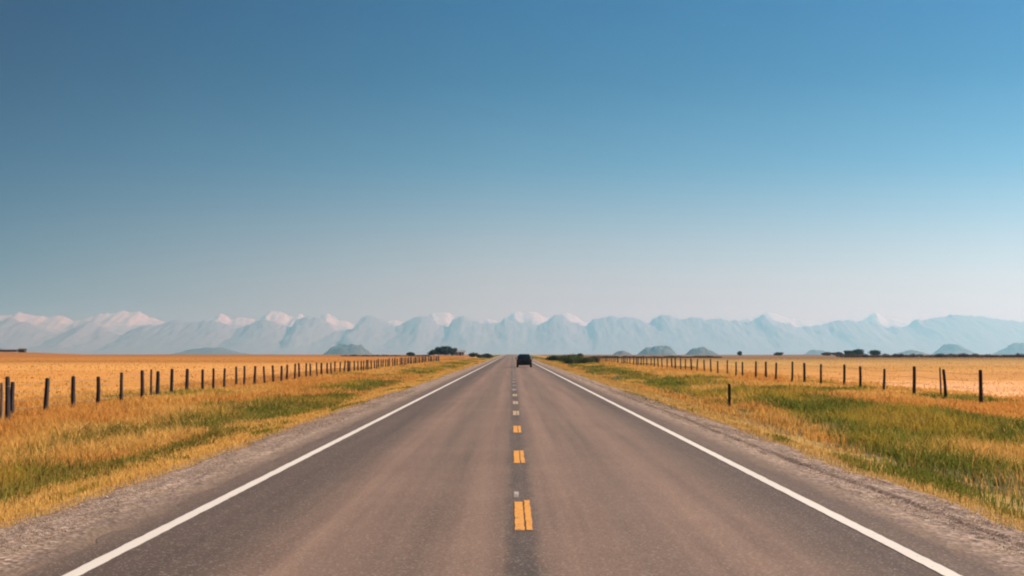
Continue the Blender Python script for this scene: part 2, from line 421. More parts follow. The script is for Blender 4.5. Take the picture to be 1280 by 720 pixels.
def ridge(name, pts, D, depth, seed, mat, label, rough, cols, exp=1.15, flat=(1, 0.9, 0.75, 0.6)):
    px = np.array([p[0] for p in pts], float); py = np.array([p[1] for p in pts], float)
    py = 401 + (py - 401) * np.interp(px, [0, 420, 620, 800], flat)
    xi = np.linspace(-460, 1740, cols); v = np.linspace(-1, 1, 81)
    XI, Vv = np.meshgrid(xi, v)
    base = -68.0
    wander = (fbm(XI * 0.02, Vv * 2.2, seed + 31, 3) - 0.5) * 55 * np.clip(np.abs(Vv) * 2.2, 0, 1)
    top = px_z(np.interp(XI + wander, px, py), D)
    X = (XI - 640) / F * D
    Y = D + Vv * depth
    xx, vv = XI * 0.085, Vv * 3.0 * depth / 2600
    sm = top + rough * (fbm(xx, vv, seed + 5, 5, 0.6) - 0.5) * 2 + rough * 0.9 * (0.35 - np.abs(2 * fbm(XI * 0.055, vv + 3, seed + 7, 4, 0.6) - 1))
    fallo = (1 - np.abs(Vv)) ** exp
    spur = 1 - np.abs(2 * fbm(X * 0.0009, Y * 0.0009, seed, 6, 0.55) - 1)
    Z = base + (sm - base) * fallo * (1 - 0.14 * np.sin(np.pi * np.abs(Vv)) * (1 - spur))
    Z = Z + (fbm(X * 0.004, Y * 0.004, seed + 9, 4) - 0.5) * rough * 0.5 * np.sin(np.pi * np.abs(Vv))
    o = link(name, grid_mesh(name, X, Y, Z), mat)
    tag(o, label, 'mountains', kind='structure')
ridge('mountains', back_pts, 30000, 3000, 101, M['snow'], 'snow covered peaks standing behind the blue ridge on the horizon', 70, 1400, 1.0, (1, 1, 0.95, 0.7))
ridge('foothill_mountains', front_pts, 22500, 2600, 202, M['front'], 'hazy blue mountain ridge in front of the snowy peaks', 55, 1800)

# hills and buttes: (x-left, x-right, top y, D, flatness, label)
def hill(x0, x1, ytop, D, flat, label, skew=0.0, ybase=443):
    xc = (x0 + x1) / 2; hw = (x1 - x0) / 2
    u = np.linspace(-1.15, 1.15, 90); v = np.linspace(-1.15, 1.15, 30)
    Uu, Vv = np.meshgrid(u, v)
    zb = float(fall(D)) - 3
    zt = px_z(ytop, D)
    au = np.abs(Uu + skew * (1 - np.abs(Uu)))
    r = np.sqrt(au ** 2 + Vv ** 2 * 0.8)
    prof = np.clip((1 - r) / (0.6 if flat > 2.4 else 0.95), 0, 1)
    prof = prof * prof * (3 - 2 * prof) * 0.75 + prof * 0.25
    nn = fbm(Uu * 3.6 + x0, Vv * 3.0, int(x0) + 600, 5, 0.6)
    prof = prof * (0.36 + 0.92 * nn) + 0.22 * np.clip(1.12 - r, 0, 1)
    X = (xc - 640) / F * D + Uu * hw / F * D
    Y = D + Vv * max(hw / F * D * 0.6, 80)
    Z = zb + (zt - zb) * prof * 0.86
    o = link('hill', grid_mesh('hill', X, Y, Z), M['hill'])
    tag(o, label, 'hill', kind='structure')
hill(396, 474, 431, 9500, 2.6, 'blue flat topped butte beyond the left field')
hill(180, 345, 434.5, 12500, 2.0, 'long low blue hill beyond the left field')
hill(-60, 40, 434, 10000, 2.2, 'low hazy hill at left edge behind the farm shed')
hill(790, 852, 432, 7500, 3.2, 'grey green flat topped butte left of the rounded hill')
hill(756, 800, 437, 5600, 2.0, 'small low pinkish rise beside the flat topped butte')
hill(848, 912, 433, 6500, 1.7, 'dark rounded hill right of the flat topped butte', 0.25)
hill(986, 1060, 436.5, 11000, 2.0, 'faint low hill beyond the right field trees')
hill(1155, 1232, 427.5, 11500, 1.9, 'bluish humped hill beyond the right field', 0.2)
hill(1228, 1320, 426.5, 11500, 1.6, 'bluish peaked hill at right edge of the view')
hill(1100, 1180, 437.5, 9000, 2.2, 'low hazy rise left of the humped hill')

# ------------------------------------------------------------------ blades of grass
def blades(P, h, w, lean, col, tipcol=None):
    n = len(P)
    yaw = rng.random(n) * 2 * np.pi; la = rng.random(n) * 2 * np.pi
    sx, sy = np.cos(yaw) * w / 2, np.sin(yaw) * w / 2
    lx, ly = np.cos(la) * lean * h, np.sin(la) * lean * h
    V = np.empty((n, 5, 3), np.float32)
    z0 = P[:, 2] - 0.03
    V[:, 0] = np.stack([P[:, 0] - sx, P[:, 1] - sy, z0], 1)
    V[:, 1] = np.stack([P[:, 0] + sx, P[:, 1] + sy, z0], 1)
    mx, my = P[:, 0] + lx * 0.35, P[:, 1] + ly * 0.35; mz = P[:, 2] + h * 0.6
    V[:, 2] = np.stack([mx + sx * 0.75, my + sy * 0.75, mz], 1)
    V[:, 3] = np.stack([mx - sx * 0.75, my - sy * 0.75, mz], 1)
    V[:, 4] = np.stack([P[:, 0] + lx, P[:, 1] + ly, P[:, 2] + h * np.sqrt(np.maximum(1 - lean ** 2 * 0.7, 0.2))], 1)
    i = np.arange(n)[:, None] * 5
    loops = (i + np.array([[0, 1, 2, 3, 3, 2, 4]])).ravel()
    st = (np.arange(n)[:, None] * 7 + np.array([[0, 4]])).ravel()
    tt = np.tile([4, 3], n)
    C = np.repeat(col[:, None, :], 5, 1).astype(np.float32)
    if tipcol is not None:
        C[:, 4] = tipcol; C[:, 2:4] = (C[:, 2:4] + tipcol[:, None, :]) / 2
    return V.reshape(-1, 3), loops, st, tt, C.reshape(-1, 3)

GOLD = np.array([0.58, 0.30, 0.060]); RUST = np.array([0.55, 0.25, 0.058]); STRAW = np.array([0.63, 0.39, 0.125])
GREEN = np.array([0.160, 0.165, 0.028]); OLIVE = np.array([0.33, 0.235, 0.035]); DEEP = np.array([0.090, 0.108, 0.018]); PEACH = np.array([0.70, 0.40, 0.19])

def green_amount(x, y):
    """how green the verge grows: 0 dry, 1 green"""
    ax = np.abs(x)
    wob = (fbm(x * 0.0 + y * 0.045, y * 0 + np.sign(x) * 4, 51, 3) - 0.5) * 3.0
    lo = np.where(x > 0, 6.6 + np.clip((y - 22) / 30, 0, 1) * 1.6, 7.6); hi = np.where(x > 0, 13.0, 11.2)
    a = ax + wob
    band = sstep(lo - 0.5, lo + 0.5, a) * (1 - sstep(hi - 1.4, hi + 0.6, a))
    patch = fbm(x * 0.35, y * 0.10, 61, 4)
    g = band * np.where(x > 0, sstep(0.30, 0.50, patch), sstep(0.36, 0.54, patch) * 0.9)
    extra = sstep(0.64, 0.74, fbm(x * 0.22 + 40, y * 0.07, 71, 3)) * sstep(9, 11, ax) * 0.75
    weeds = sstep(0.66, 0.72, fbm(x * 1.3 + 11, y * 0.3, 81, 3)) * (ax < 6.6) * 0.7
    return np.clip(np.maximum(np.maximum(g, extra), weeds), 0, 1)

def verge(side, n, label):
    y = np.exp(rng.uniform(np.log(13.0), np.log(420.0), n))
    u = rng.random(n)
    inner = 5.25 + (fbm(y * 0.35, y * 0 + side * 3, 21, 4) - 0.5) * 0.55
    outer = 19.0 if side < 0 else 21.0
    ax = inner + (outer - inner) * u
    x = ax * side
    vis = (np.abs(x) * F / y) < 760
    x, y, ax = x[vis], y[vis], ax[vis]
    # sparse at the gravel edge and in bare patches
    bare = fbm(x * 0.5 + 9, y * 0.13, 91, 4)
    keep = rng.random(len(x)) < np.clip(sstep(5.1, 6.2, ax) * 0.9 + 0.08, 0, 1) * np.where((ax > 6.4) & (ax < 8.2) & (bare > 0.47) & (side > 0), 0.22, 1.0)
    if side > 0:   # the grass is trodden flat in front of the marker post
        keep &= ~((np.abs(x - 8.46) < 0.5) & (y > 49) & (y < 56.3) & (rng.random(len(x)) < 0.9))
    x, y, ax = x[keep], y[keep], ax[keep]
    n = len(x)
    z = ground_z(x, y)
    g = green_amount(x, y)
    pickg = rng.random(n) < g * 0.84
    tall = 0.08 + 0.24 * sstep(6.5, 9.0, ax) - 0.08 * sstep(13.0, 14.5, ax)
    clump = fbm(x * 0.8, y * 0.35, 95, 3)
    h = tall * (0.35 + 1.25 * clump) * (0.55 + 0.8 * rng.random(n))
    h = np.where(pickg, h * 1.0 + 0.05, h)
    w = np.maximum(0.004, 0.00050 * y) * (0.7 + 0.7 * rng.random(n)) * np.where(pickg, 1.25, 1.0)
    lean = 0.15 + 0.75 * rng.random(n)
    t = rng.random((n, 1)); t2 = fbm(x * 0.3, y * 0.06, 97, 3)[:, None]
    rustf = sstep(0.38, 0.62, t2)
    dry = STRAW * (1 - t) + GOLD * t
    dry = dry * (1 - 0.75 * rustf) + RUST * 0.75 * rustf
    dry = np.where((ax < 7.2)[:, None], (STRAW * 0.5 + GOLD * 0.5) if side < 0 else (STRAW * 0.72 + GOLD * 0.05), dry)
    gg = fbm(x * 0.6 + 5, y * 0.15, 99, 3)[:, None]
    gr = GREEN * (1 - sstep(0.5, 0.7, gg)) + OLIVE * sstep(0.5, 0.7, gg)
    gr = gr * (1 - sstep(0.5, 0.36, gg) * 0.6) + DEEP * sstep(0.5, 0.36, gg) * 0.6
    sage = (rng.random(n) < 0.75 * sstep(0.50, 0.60, fbm(x * 0.8 + 3, y * 0.2, 103, 3))) & (ax > 6.6) & (ax < 8.6) & (side > 0)
    gr = np.where(sage[:, None], np.array([0.19, 0.185, 0.08]), gr)
    ruddy = sstep(0.52, 0.66, fbm(x * 0.4 + 17, y * 0.09, 107, 3))[:, None] * 0.28
    gr = gr * (1 - ruddy) + np.array([0.30, 0.17, 0.05]) * ruddy
    col = np.where(pickg[:, None], gr, dry) * (0.85 + 0.35 * rng.random((n, 1)))
    tip = np.where(pickg[:, None], col * 1.15, col * 1.12)
    V, L, S, T, C = blades(np.stack([x, y, z], 1), h, w, lean, col, tip)
    o = link('verge_grass', np_mesh('verge_grass', V, L, S, T, C), M['grass'])
    tag(o, label, 'grass', kind='stuff')
verge(-1, 480000, 'tall dry gold and green grass along the left verge')
verge(1, 480000, 'green and straw coloured grass along the right ditch')

def field(side, n, label):
    y = np.exp(rng.uniform(np.log(40.0), np.log(420.0), n))
    off = rng.uniform(60, 760, n)
    ax = off / F * y
    k = ax > 16.0
    x, y = ax[k] * side, y[k]; n = len(x)
    pat = fbm(x * 0.06, y * 0.06, 131, 4)
    k = rng.random(n) < (0.12 + 0.6 * sstep(0.35, 0.6, pat))
    x, y = x[k], y[k]; n = len(x)
    h = (0.05 + 0.09 * rng.random(n)) * (0.6 + 0.8 * fbm(x * 0.15, y * 0.1, 133, 3))
    w = np.maximum(0.008, 0.00060 * y) * (0.6 + 0.8 * rng.random(n))
    t = rng.random((n, 1))
    band = vnoise(x * 0.004, y * 0.05, 137)[:, None]
    c0 = PEACH if side > 0 else np.array([0.58, 0.28, 0.07])
    col = c0 * (1 - band) + (STRAW * 0.6 + GOLD * 0.4) * band
    far_rust = sstep(250, 300, y)[:, None] * 0.8 if side < 0 else (sstep(90, 110, y) * (1 - sstep(120, 150, y)))[:, None] * 0.5
    col = col * (1 - far_rust) + RUST * far_rust
    col = col * (0.72 + 0.5 * t)
    P = np.stack([x, y, ground_z(x, y)], 1)
    V, L, S, T, C = blades(P, h, w, 0.2 + 0.6 * rng.random(n), col)
    o = link('field_stubble', np_mesh('field_stubble', V, L, S, T, C), M['grass'])
    tag(o, label, 'stubble', kind='stuff')
field(-1, 40000, 'golden stubble of the field behind the left fence')
field(1, 40000, 'peach coloured stubble of the field behind the right fence')

# loose stones on the shoulders
def pebbles(n):
    y = np.exp(rng.uniform(np.log(10.0), np.log(70.0), n))
    s = np.where(rng.random(n) < 0.5, -1, 1)
    ax = 4.62 + rng.beta(1.6, 1.5, n) * 1.2
    r = np.maximum(0.0065, 0.00028 * y) * np.exp(rng.normal(-0.2, 0.32, n))
    z = np.interp(ax, [3.9, 4.35, 5.6, 6.4], [-0.0685, -0.0750, -0.115, -0.20]) + 0.008
    base = np.array([[1, 0, 0], [-1, 0, 0], [0, 1, 0], [0, -1, 0], [0, 0, 0.7], [0, 0, -0.7]], float)
    V = base[None] * r[:, None, None] * (0.7 + 0.7 * rng.random((n, 6, 1)))
    a = rng.random(n) * 6.28
    ca, sa = np.cos(a)[:, None], np.sin(a)[:, None]
    Vx = V[:, :, 0] * ca - V[:, :, 1] * sa; Vy = V[:, :, 0] * sa + V[:, :, 1] * ca
    V = np.stack([Vx + (ax * s)[:, None], Vy + y[:, None], V[:, :, 2] + z[:, None]], -1)
    fc = np.array([[0, 2, 4], [2, 1, 4], [1, 3, 4], [3, 0, 4], [2, 0, 5], [1, 2, 5], [3, 1, 5], [0, 3, 5]])
    L = (np.arange(n)[:, None, None] * 6 + fc[None]).ravel()
    m = n * 8
    g = rng.random((n, 1))
    c = np.array([0.20, 0.134, 0.095]) * (1 - g) + np.array([0.44, 0.33, 0.25]) * g
    o = link('gravel', np_mesh('gravel', V.reshape(-1, 3), L, np.arange(m) * 3, np.full(m, 3), np.repeat(c, 6, 0)), M['stone'])
    tag(o, 'loose grey stones scattered over both road shoulders', 'gravel', kind='stuff')
pebbles(45000)

# ------------------------------------------------------------------ fences
def post_mesh(name, r, h, seed):
    rr = random.Random(seed)
    bm = bmesh.new(); rings = []
    seg = 10; lv = [-0.35, 0.0, 0.25, 0.5, 0.75, 0.96, 1.0]
    ph = [rr.uniform(0.9, 1.1) for _ in range(seg)]
    for k, t in enumerate(lv):
        zz = t * h; q = r * (1.08 - 0.16 * max(t, 0)) * (0.86 if k == len(lv) - 1 else 1)
        bx, by = 0.012 * math.sin(t * 3 + seed), 0.012 * math.cos(t * 4 + seed)
        rings.append([bm.verts.new((bx + q * ph[i] * math.cos(2 * math.pi * i / seg), by + q * ph[i] * math.sin(2 * math.pi * i / seg), zz)) for i in range(seg)])
    for a, b in zip(rings, rings[1:]):
        for i in range(seg):
            bm.faces.new((a[i], a[(i + 1) % seg], b[(i + 1) % seg], b[i]))
    c = bm.verts.new((0.01 * rr.random(), 0, h * 1.008))
    for i in range(seg): bm.faces.new((rings[-1][i], rings[-1][(i + 1) % seg], c))
    bmesh.ops.recalc_face_normals(bm, faces=bm.faces)
    me = bpy.data.meshes.new(name); bm.to_mesh(me); bm.free()
    return me

def tube_mesh(name, pts, r, seg=5):
    bm = bmesh.new(); rings = []
    for k, p in enumerate(pts):
        p = Vector(p)
        d = (Vector(pts[min(k + 1, len(pts) - 1)]) - Vector(pts[max(k - 1, 0)])).normalized()
        u = d.cross(Vector((0, 0, 1)));
        if u.length < 1e-3: u = Vector((1, 0, 0))
        u.normalize(); v = u.cross(d)
        rings.append([bm.verts.new(p + u * r * math.cos(2 * math.pi * i / seg) + v * r * math.sin(2 * math.pi * i / seg)) for i in range(seg)])
    for a, b in zip(rings, rings[1:]):
        for i in range(seg): bm.faces.new((a[i], b[i], b[(i + 1) % seg], a[(i + 1) % seg]))
    bm.faces.new(rings[0][::-1]); bm.faces.new(rings[-1])
    bmesh.ops.recalc_face_normals(bm, faces=bm.faces)
    me = bpy.data.meshes.new(name); bm.to_mesh(me); bm.free(); return me

variants = []
for k in range(5):
    me = post_mesh('post', 0.064 + 0.006 * (k % 3), 1.18, k)
    me.materials.append(M['post'] if k != 4 else M['post_brown'])
    variants.append(me)

def fence(L, d0, step, n, label, hscale, extras, seed):
    rr = random.Random(seed)
    z0 = float(ground_z(L, d0))
    root = empty('wire_fence', (L, d0, z0))
    tag(root, label, 'fence')
    proto = bpy.data.objects.new('post', variants[0])
    tops = []
    for k in range(n):
        y = d0 + step * k + (rr.uniform(-0.22, 0.22) if k else 0)
        x = L + rr.uniform(-0.12, 0.12)
        z = float(ground_z(x, y))
        o = proto if k == 0 else proto.copy()
        o.data = variants[rr.choice([0, 1, 2, 3, 0, 1, 4] if k > 8 else [0, 1, 2, 3])]
        COL.objects.link(o); o.parent = root
        o.location = (x - L, y - d0, z - z0)
        o.rotation_euler = (rr.gauss(0, 0.025), rr.gauss(0, 0.025), rr.uniform(0, 6.28))
        sc = hscale * rr.uniform(0.94, 1.06)
        o.scale = (1, 1, sc)
        tops.append((x - L, y - d0, z - z0, sc * 1.18))
    for (y, lat, hh, r, mat, lab) in extras:
        me = post_mesh('post', r, hh, int(y)); me.materials.append(mat)
        x = L + lat; z = float(ground_z(x, y))
        o = link('post', me, None, root, (x - L, y - d0, z - z0)); o['label'] = lab
    for hh in (0.30, 0.56, 0.82, 1.05):
        pts = []
        for i, (x, y, z, h) in enumerate(tops):
            pts.append((x - math.copysign(0.072, -L) * -1 * -1, y, z + hh * h / 1.18))
            if i + 1 < len(tops):
                x2, y2, z2, h2 = tops[i + 1]
                pts.append(((x + x2) / 2 - math.copysign(0.072, -L), (y + y2) / 2, (z + z2) / 2 + hh * (h + h2) / 2.36 - 0.02))
        link('wire', tube_mesh('wire', pts, 0.005, 4), M['wire'], root)
    return root
LX = -15.0; RX = 17.5
dl = lambda off, L: F * abs(L) / off
fence(LX, 43.0, 2.88, 88, 'weathered wooden post and wire fence along the left verge', 1.0,
      [(dl(450, LX), 0.0, 1.28, 0.045, M['post'], 'thinner taller post in line beside a thicker one')], 3)
fence(RX, 53.2, 4.50, 54, 'wider spaced wooden post and wire fence beyond the right ditch', 1.12,
      [(dl(531.5, RX), 0.1, 1.36, 0.035, M['redsteel'], 'slim reddish steel post taller than its neighbours')], 5)
# heavy brace posts before the near end of the left fence
for (xi, d, r, h, mat, lab) in ((10.6, 40.0, 0.072, 1.36, M['post'], 'thick black wooden corner post at the near end of the left fence'),
                               (3.2, 40.4, 0.05, 1.18, M['post_pale'], 'pale wooden brace post at the left picture edge beside the thick black post')):
    x = (xi - 640) / F * d
    z = float(ground_z(x, d))
    rt = empty('corner_post', (x, d, z)); tag(rt, lab, 'post')
    me = post_mesh('shaft', r, h, int(xi) + 3); link('shaft', me, mat, rt)
    link('wire_tie', tube_mesh('wire_tie', [((r * 1.1) * math.cos(a), (r * 1.1) * math.sin(a), h * 0.8) for a in np.linspace(0, 6.2, 13)], 0.006, 5), M['wire'], rt)

# roadside delineator in the right ditch
d = 55.5; x = (911 - 640) / F * d; z = float(ground_z(x, d))
rt = empty('roadside_delineator', (x, d, z)); tag(rt, 'slim black roadside marker post standing alone in the right ditch grass', 'marker post')
bm = bmesh.new()
sec = [(-0.055, -0.012), (-0.055, 0.012), (-0.012, 0.012), (-0.012, 0.05), (0.012, 0.05), (0.012, 0.012), (0.055, 0.012), (0.055, -0.012)]
bot = [bm.verts.new((a, b, -0.3)) for a, b in sec]; top = [bm.verts.new((a, b, 0.98)) for a, b in sec]
for i in range(8): bm.faces.new((bot[i], bot[(i + 1) % 8], top[(i + 1) % 8], top[i]))
bm.faces.new(top); bm.faces.new(bot[::-1]); bmesh.ops.recalc_face_normals(bm, faces=bm.faces)
me = bpy.data.meshes.new('steel_post'); bm.to_mesh(me); bm.free(); link('steel_post', me, M['steel'], rt)
bm = bmesh.new(); bmesh.ops.create_cube(bm, size=1, matrix=Matrix.Translation((0, -0.02, 0.86)) @ Matrix.Diagonal((0.085, 0.012, 0.17, 1)))
bmesh.ops.bevel(bm, geom=bm.edges[:], offset=0.004, segments=1)
me = bpy.data.meshes.new('reflector_plate'); bm.to_mesh(me); bm.free(); link('reflector_plate', me, M['plastic'], rt)

# ------------------------------------------------------------------ foliage plants
def leaf_cloud(lobes, n, size, cols, seed):
    r = np.random.default_rng(seed)
    w = np.array([l[3] * l[4] * l[5] for l in lobes]); w = w / w.sum()
    k = r.choice(len(lobes), n, p=w)
    lb = np.array(lobes)[k]
    dirv = r.normal(size=(n, 3)); dirv /= np.linalg.norm(dirv, axis=1)[:, None]
    rad = r.random(n) ** 0.45
    c = lb[:, :3] + dirv * rad[:, None] * lb[:, 3:6] * (0.85 + 0.3 * r.random((n, 1)))
    a = r.normal(size=(n, 3)); a /= np.linalg.norm(a, axis=1)[:, None]
    b = np.cross(a, r.normal(size=(n, 3))); b /= np.linalg.norm(b, axis=1)[:, None]
    s = size * (0.6 + 0.8 * r.random((n, 1)))
    V = np.stack([c - a * s, c + b * s * 0.5, c + a * s, c - b * s * 0.5], 1)
    V[:, :, 2] = np.maximum(V[:, :, 2], 0.02)
    t = np.clip(r.random((n, 1)) * 0.6 + r.random(len(lobes))[k][:, None] * 0.5, 0, 1)
    C = np.array(cols[0]) * (1 - t) + np.array(cols[1]) * t
    return np_mesh('leaves', V.reshape(-1, 3), np.arange(n * 4), np.arange(n) * 4, np.full(n, 4), np.repeat(C, 4, 0))

DARK = ((0.020, 0.030, 0.018), (0.050, 0.062, 0.030))
BLUEG = ((0.030, 0.042, 0.044), (0.066, 0.078, 0.070))
MIDG = ((0.050, 0.066, 0.024), (0.13, 0.135, 0.05))
BROWN = ((0.075, 0.042, 0.028), (0.15, 0.09, 0.055))
OLV = ((0.045, 0.045, 0.022), (0.10, 0.085, 0.04))

def plant(name, ximg, d, w, h, label, cat, cols, seed, group=None, tree=True, n=2600, leaf=None):
    rr = random.Random(seed)
    x = (ximg - 640) / F * d; z = float(ground_z(x, d)) - 0.03
    root = empty(name, (x, d, z)); tag(root, label, cat, group)
    lobes = []
    th = h * (0.06 if tree else 0.0)
    for k in range(9 if tree else 7):
        a = rr.uniform(0, 6.28); q = rr.uniform(0.1, 0.62) * w / 2
        s = rr.uniform(0.26, 0.42)
        zz = th + (h - th) * (rr.uniform(0.26, 0.44) if k % 2 else rr.uniform(0.5, 0.72)) if tree else h * rr.uniform(0.25, 0.62)
        lobes.append((math.cos(a) * q, math.sin(a) * q, zz, w * s, w * s, (h - th) * rr.uniform(0.27, 0.36)))
    link('crown', leaf_cloud(lobes, n, leaf or max(0.05, 0.00042 * d), cols, seed), M['leaf'], root)
    tb = bmesh.new()
    me = tube_mesh('trunk', [(0, 0, -0.2), (0.02 * h, 0, h * 0.15), (0.0, 0.02 * h, h * 0.35), (0.02 * h, 0.01 * h, h * 0.62)], max(0.03, 0.028 * h), 7)
    tb.from_mesh(me)
    for k in range(4):
        a = k * 1.6 + rr.random(); e = 0.33 * w
        m2 = tube_mesh('limb', [(0.005 * h, 0.01 * h, h * (0.25 + 0.06 * k)), (math.cos(a) * e * 0.5, math.sin(a) * e * 0.5, h * (0.42 + 0.05 * k)), (math.cos(a) * e, math.sin(a) * e, h * (0.55 + 0.05 * k))], max(0.015, 0.012 * h), 5)
        tb.from_mesh(m2)
    tb.to_mesh(me); tb.free()
    link('trunk' if tree else 'stems', me, M['bark'], root)
    return root

# grove left of the road end
plant('broadleaf_tree', 541, 800, 5.2, 3.6, 'leftmost and lowest tree of the dark grove left of the road end', 'tree', DARK, 1, 'grove left of the road end')
plant('broadleaf_tree', 548, 806, 6.2, 4.7, 'second tree from the left in the dark grove beside the white farmhouse', 'tree', BLUEG, 2, 'grove left of the road end')
plant('broadleaf_tree', 555, 802, 6.6, 5.5, 'tallest tree in the middle of the dark grove left of the road', 'tree', BLUEG, 3, 'grove left of the road end')
plant('broadleaf_tree', 561, 810, 6.2, 5.3, 'bluish tree of the grove second nearest the white farmhouse', 'tree', BLUEG, 4, 'grove left of the road end')
plant('broadleaf_tree', 566, 798, 4.6, 4.3, 'rightmost grove tree beside the white farmhouse', 'tree', OLV, 5, 'grove left of the road end')
plant('roadside_shrub', 514, 760, 5.0, 2.3, 'small lone dark shrub in the field left of the grove', 'shrub', DARK, 6, tree=False)
# bushes by the road on the left, far off
for i, (xi, d, w, h, lab, c) in enumerate([
    (592, 540, 3.4, 2.1, 'dark bush leftmost of the far clump just left of the road', DARK),
    (598, 520, 3.2, 1.5, 'low olive bush in the middle of the far clump left of the road', OLV),
    (604, 530, 3.4, 1.6, 'olive bush second nearest the road in the left clump', OLV),
    (610, 545, 3.6, 2.2, 'tall dark bush nearest the road in the far left clump', DARK)]):
    plant('roadside_bush', xi, d, w, h, lab, 'bush', c, 20 + i, 'far bushes left of the road', tree=False, n=900)
# green bushes on the right verge
for i, (xi, d, w, h, lab, c) in enumerate([
    (692, 330, 3.4, 1.7, 'small dark bush nearest the road on the right verge', DARK),
    (704, 285, 3.6, 2.0, 'dark green bush second from the road on the right verge', MIDG),
    (712, 235, 3.0, 2.1, 'tall rounded deep green bush on the right verge', MIDG),
    (721, 240, 3.2, 2.3, 'tallest green bush amid the right verge bushes', MIDG),
    (731, 232, 3.2, 1.9, 'broad green bush second from the fence end on the right verge', MIDG),
    (741, 236, 2.8, 1.7, 'olive green bush at the far end of the right fence', OLV),
    (724, 420, 2.6, 2.0, 'dark pointed bush rising behind the right verge bushes', DARK)]):
    plant('verge_bush', xi, d, w, h, lab, 'bush', c, 40 + i, 'green bushes on the right verge', tree=False, n=2000)
# far trees beyond the right field
for i, (xi, d, w, h, lab, c) in enumerate([
    (925, 900, 3.2, 2.7, 'lone tiny tree beyond the right field behind the marker post', DARK),
    (974, 880, 5.5, 2.0, 'low olive tree alone between the lone tiny tree and the tree row', OLV),
    (1032, 860, 7.0, 2.0, 'lowest brownish tree at the left end of the right tree row', BROWN),
    (1046, 850, 7.0, 2.2, 'low brown tree second in the right tree row', BROWN),
    (1061, 860, 6.4, 3.3, 'dark tree on left of the tall pair in the right row', DARK),
    (1072, 850, 7.2, 3.9, 'tallest dark tree of the right tree row', DARK),
    (1092, 860, 7.6, 3.3, 'dark round tree at the right end of the tree row', DARK)]):
    plant('field_tree', xi, d, w, h, lab, 'tree', c, 60 + i, 'tree row beyond the right field', n=2000)

def hedge(x0, x1, d, h, label, cols, seed, n=6000):
    r = random.Random(seed)
    xa, xb = (x0 - 640) / F * d, (x1 - 640) / F * d
    xc = (xa + xb) / 2; z = float(ground_z(xc, d))
    root = empty('hedgerow', (xc, d, z)); tag(root, label, 'hedge')
    lobes = []; x = xa
    while x < xb:
        hh = h * r.uniform(0.5, 1.1)
        zz = float(ground_z(x, d)) - z
        lobes.append((x - xc, r.uniform(-1, 1), zz + hh * 0.45, r.uniform(0.9, 2.2), 1.2, hh * 0.5)); x += r.uniform(0.8, 1.8)
    me = leaf_cloud(lobes, n, 0.17, cols, seed)
    link('foliage', me, M['leaf'], root)
    for l in lobes[::2]:
        link('stem', tube_mesh('stem', [(l[0], l[1], l[2] - l[5] * 1.1), (l[0] + 0.1, l[1], l[2])], 0.03, 5), M['bark'], root)
hedge(1052, 1300, 480, 1.45, 'long low reddish brown hedgerow across the far edge of the right field', BROWN, 5, 14000)
hedge(742, 900, 470, 0.8, 'thin olive hedgerow across the field behind the right fence end', OLV, 6, 5000)
hedge(430, 535, 640, 0.9, 'thin dark hedgerow on the left field edge before the grove', OLV, 7, 4000)

# ------------------------------------------------------------------ farm buildings
def bm_box(bm, x0, x1, y0, y1, z0, z1):
    bmesh.ops.create_cube(bm, size=1, matrix=Matrix.Translation(((x0 + x1) / 2, (y0 + y1) / 2, (z0 + z1) / 2)) @ Matrix.Diagonal((x1 - x0, y1 - y0, z1 - z0, 1)))
def house(name, ximg, d, w, dep, hw, hr, wallm, roofm, label, cat, wins):
    x = (ximg - 640) / F * d; z = float(ground_z(x, d)) - 0.05
    root = empty(name, (x, d, z)); tag(root, label, cat)
    bm = bmesh.new()
    P = [(-w / 2, -dep / 2), (w / 2, -dep / 2), (w / 2, dep / 2), (-w / 2, dep / 2)]
    b = [bm.verts.new((px, py, 0)) for px, py in P]; t = [bm.verts.new((px, py, hw)) for px, py in P]
    g = [bm.verts.new((-w / 2, 0, hw + hr)), bm.verts.new((w / 2, 0, hw + hr))]
    for i in range(4): bm.faces.new((b[i], b[(i + 1) % 4], t[(i + 1) % 4], t[i]))
    bm.faces.new((t[3], t[0], g[0])); bm.faces.new((t[1], t[2], g[1]))
    bmesh.ops.recalc_face_normals(bm, faces=bm.faces)
    me = bpy.data.meshes.new('wall'); bm.to_mesh(me); bm.free(); link('wall', me, wallm, root)
    bm = bmesh.new(); ov = 0.3; th = 0.12
    for s in (-1, 1):
        ye, ze = s * (dep / 2 + ov), hw - hr * ov / (dep / 2) + 0.02
        q = [(-w / 2 - ov, ye, ze), (w / 2 + ov, ye, ze), (w / 2 + ov, 0, hw + hr + 0.02), (-w / 2 - ov, 0, hw + hr + 0.02)]
        lo = [bm.verts.new(p) for p in q]; hi = [bm.verts.new((p[0], p[1], p[2] + th)) for p in q]
        for i in range(4): bm.faces.new((lo[i], lo[(i + 1) % 4], hi[(i + 1) % 4], hi[i]))
        bm.faces.new(hi); bm.faces.new(lo[::-1])
    bmesh.ops.recalc_face_normals(bm, faces=bm.faces)
    me = bpy.data.meshes.new('roof'); bm.to_mesh(me); bm.free(); link('roof', me, roofm, root)
    for (nm, cx, z0, ww, hh) in wins:
        bm = bmesh.new(); bm_box(bm, cx - ww / 2, cx + ww / 2, -dep / 2 - 0.06, -dep / 2 + 0.02, z0, z0 + hh)
        me = bpy.data.meshes.new(nm); bm.to_mesh(me); bm.free(); link(nm, me, M['glass'] if nm == 'window' else M['plastic'], root)
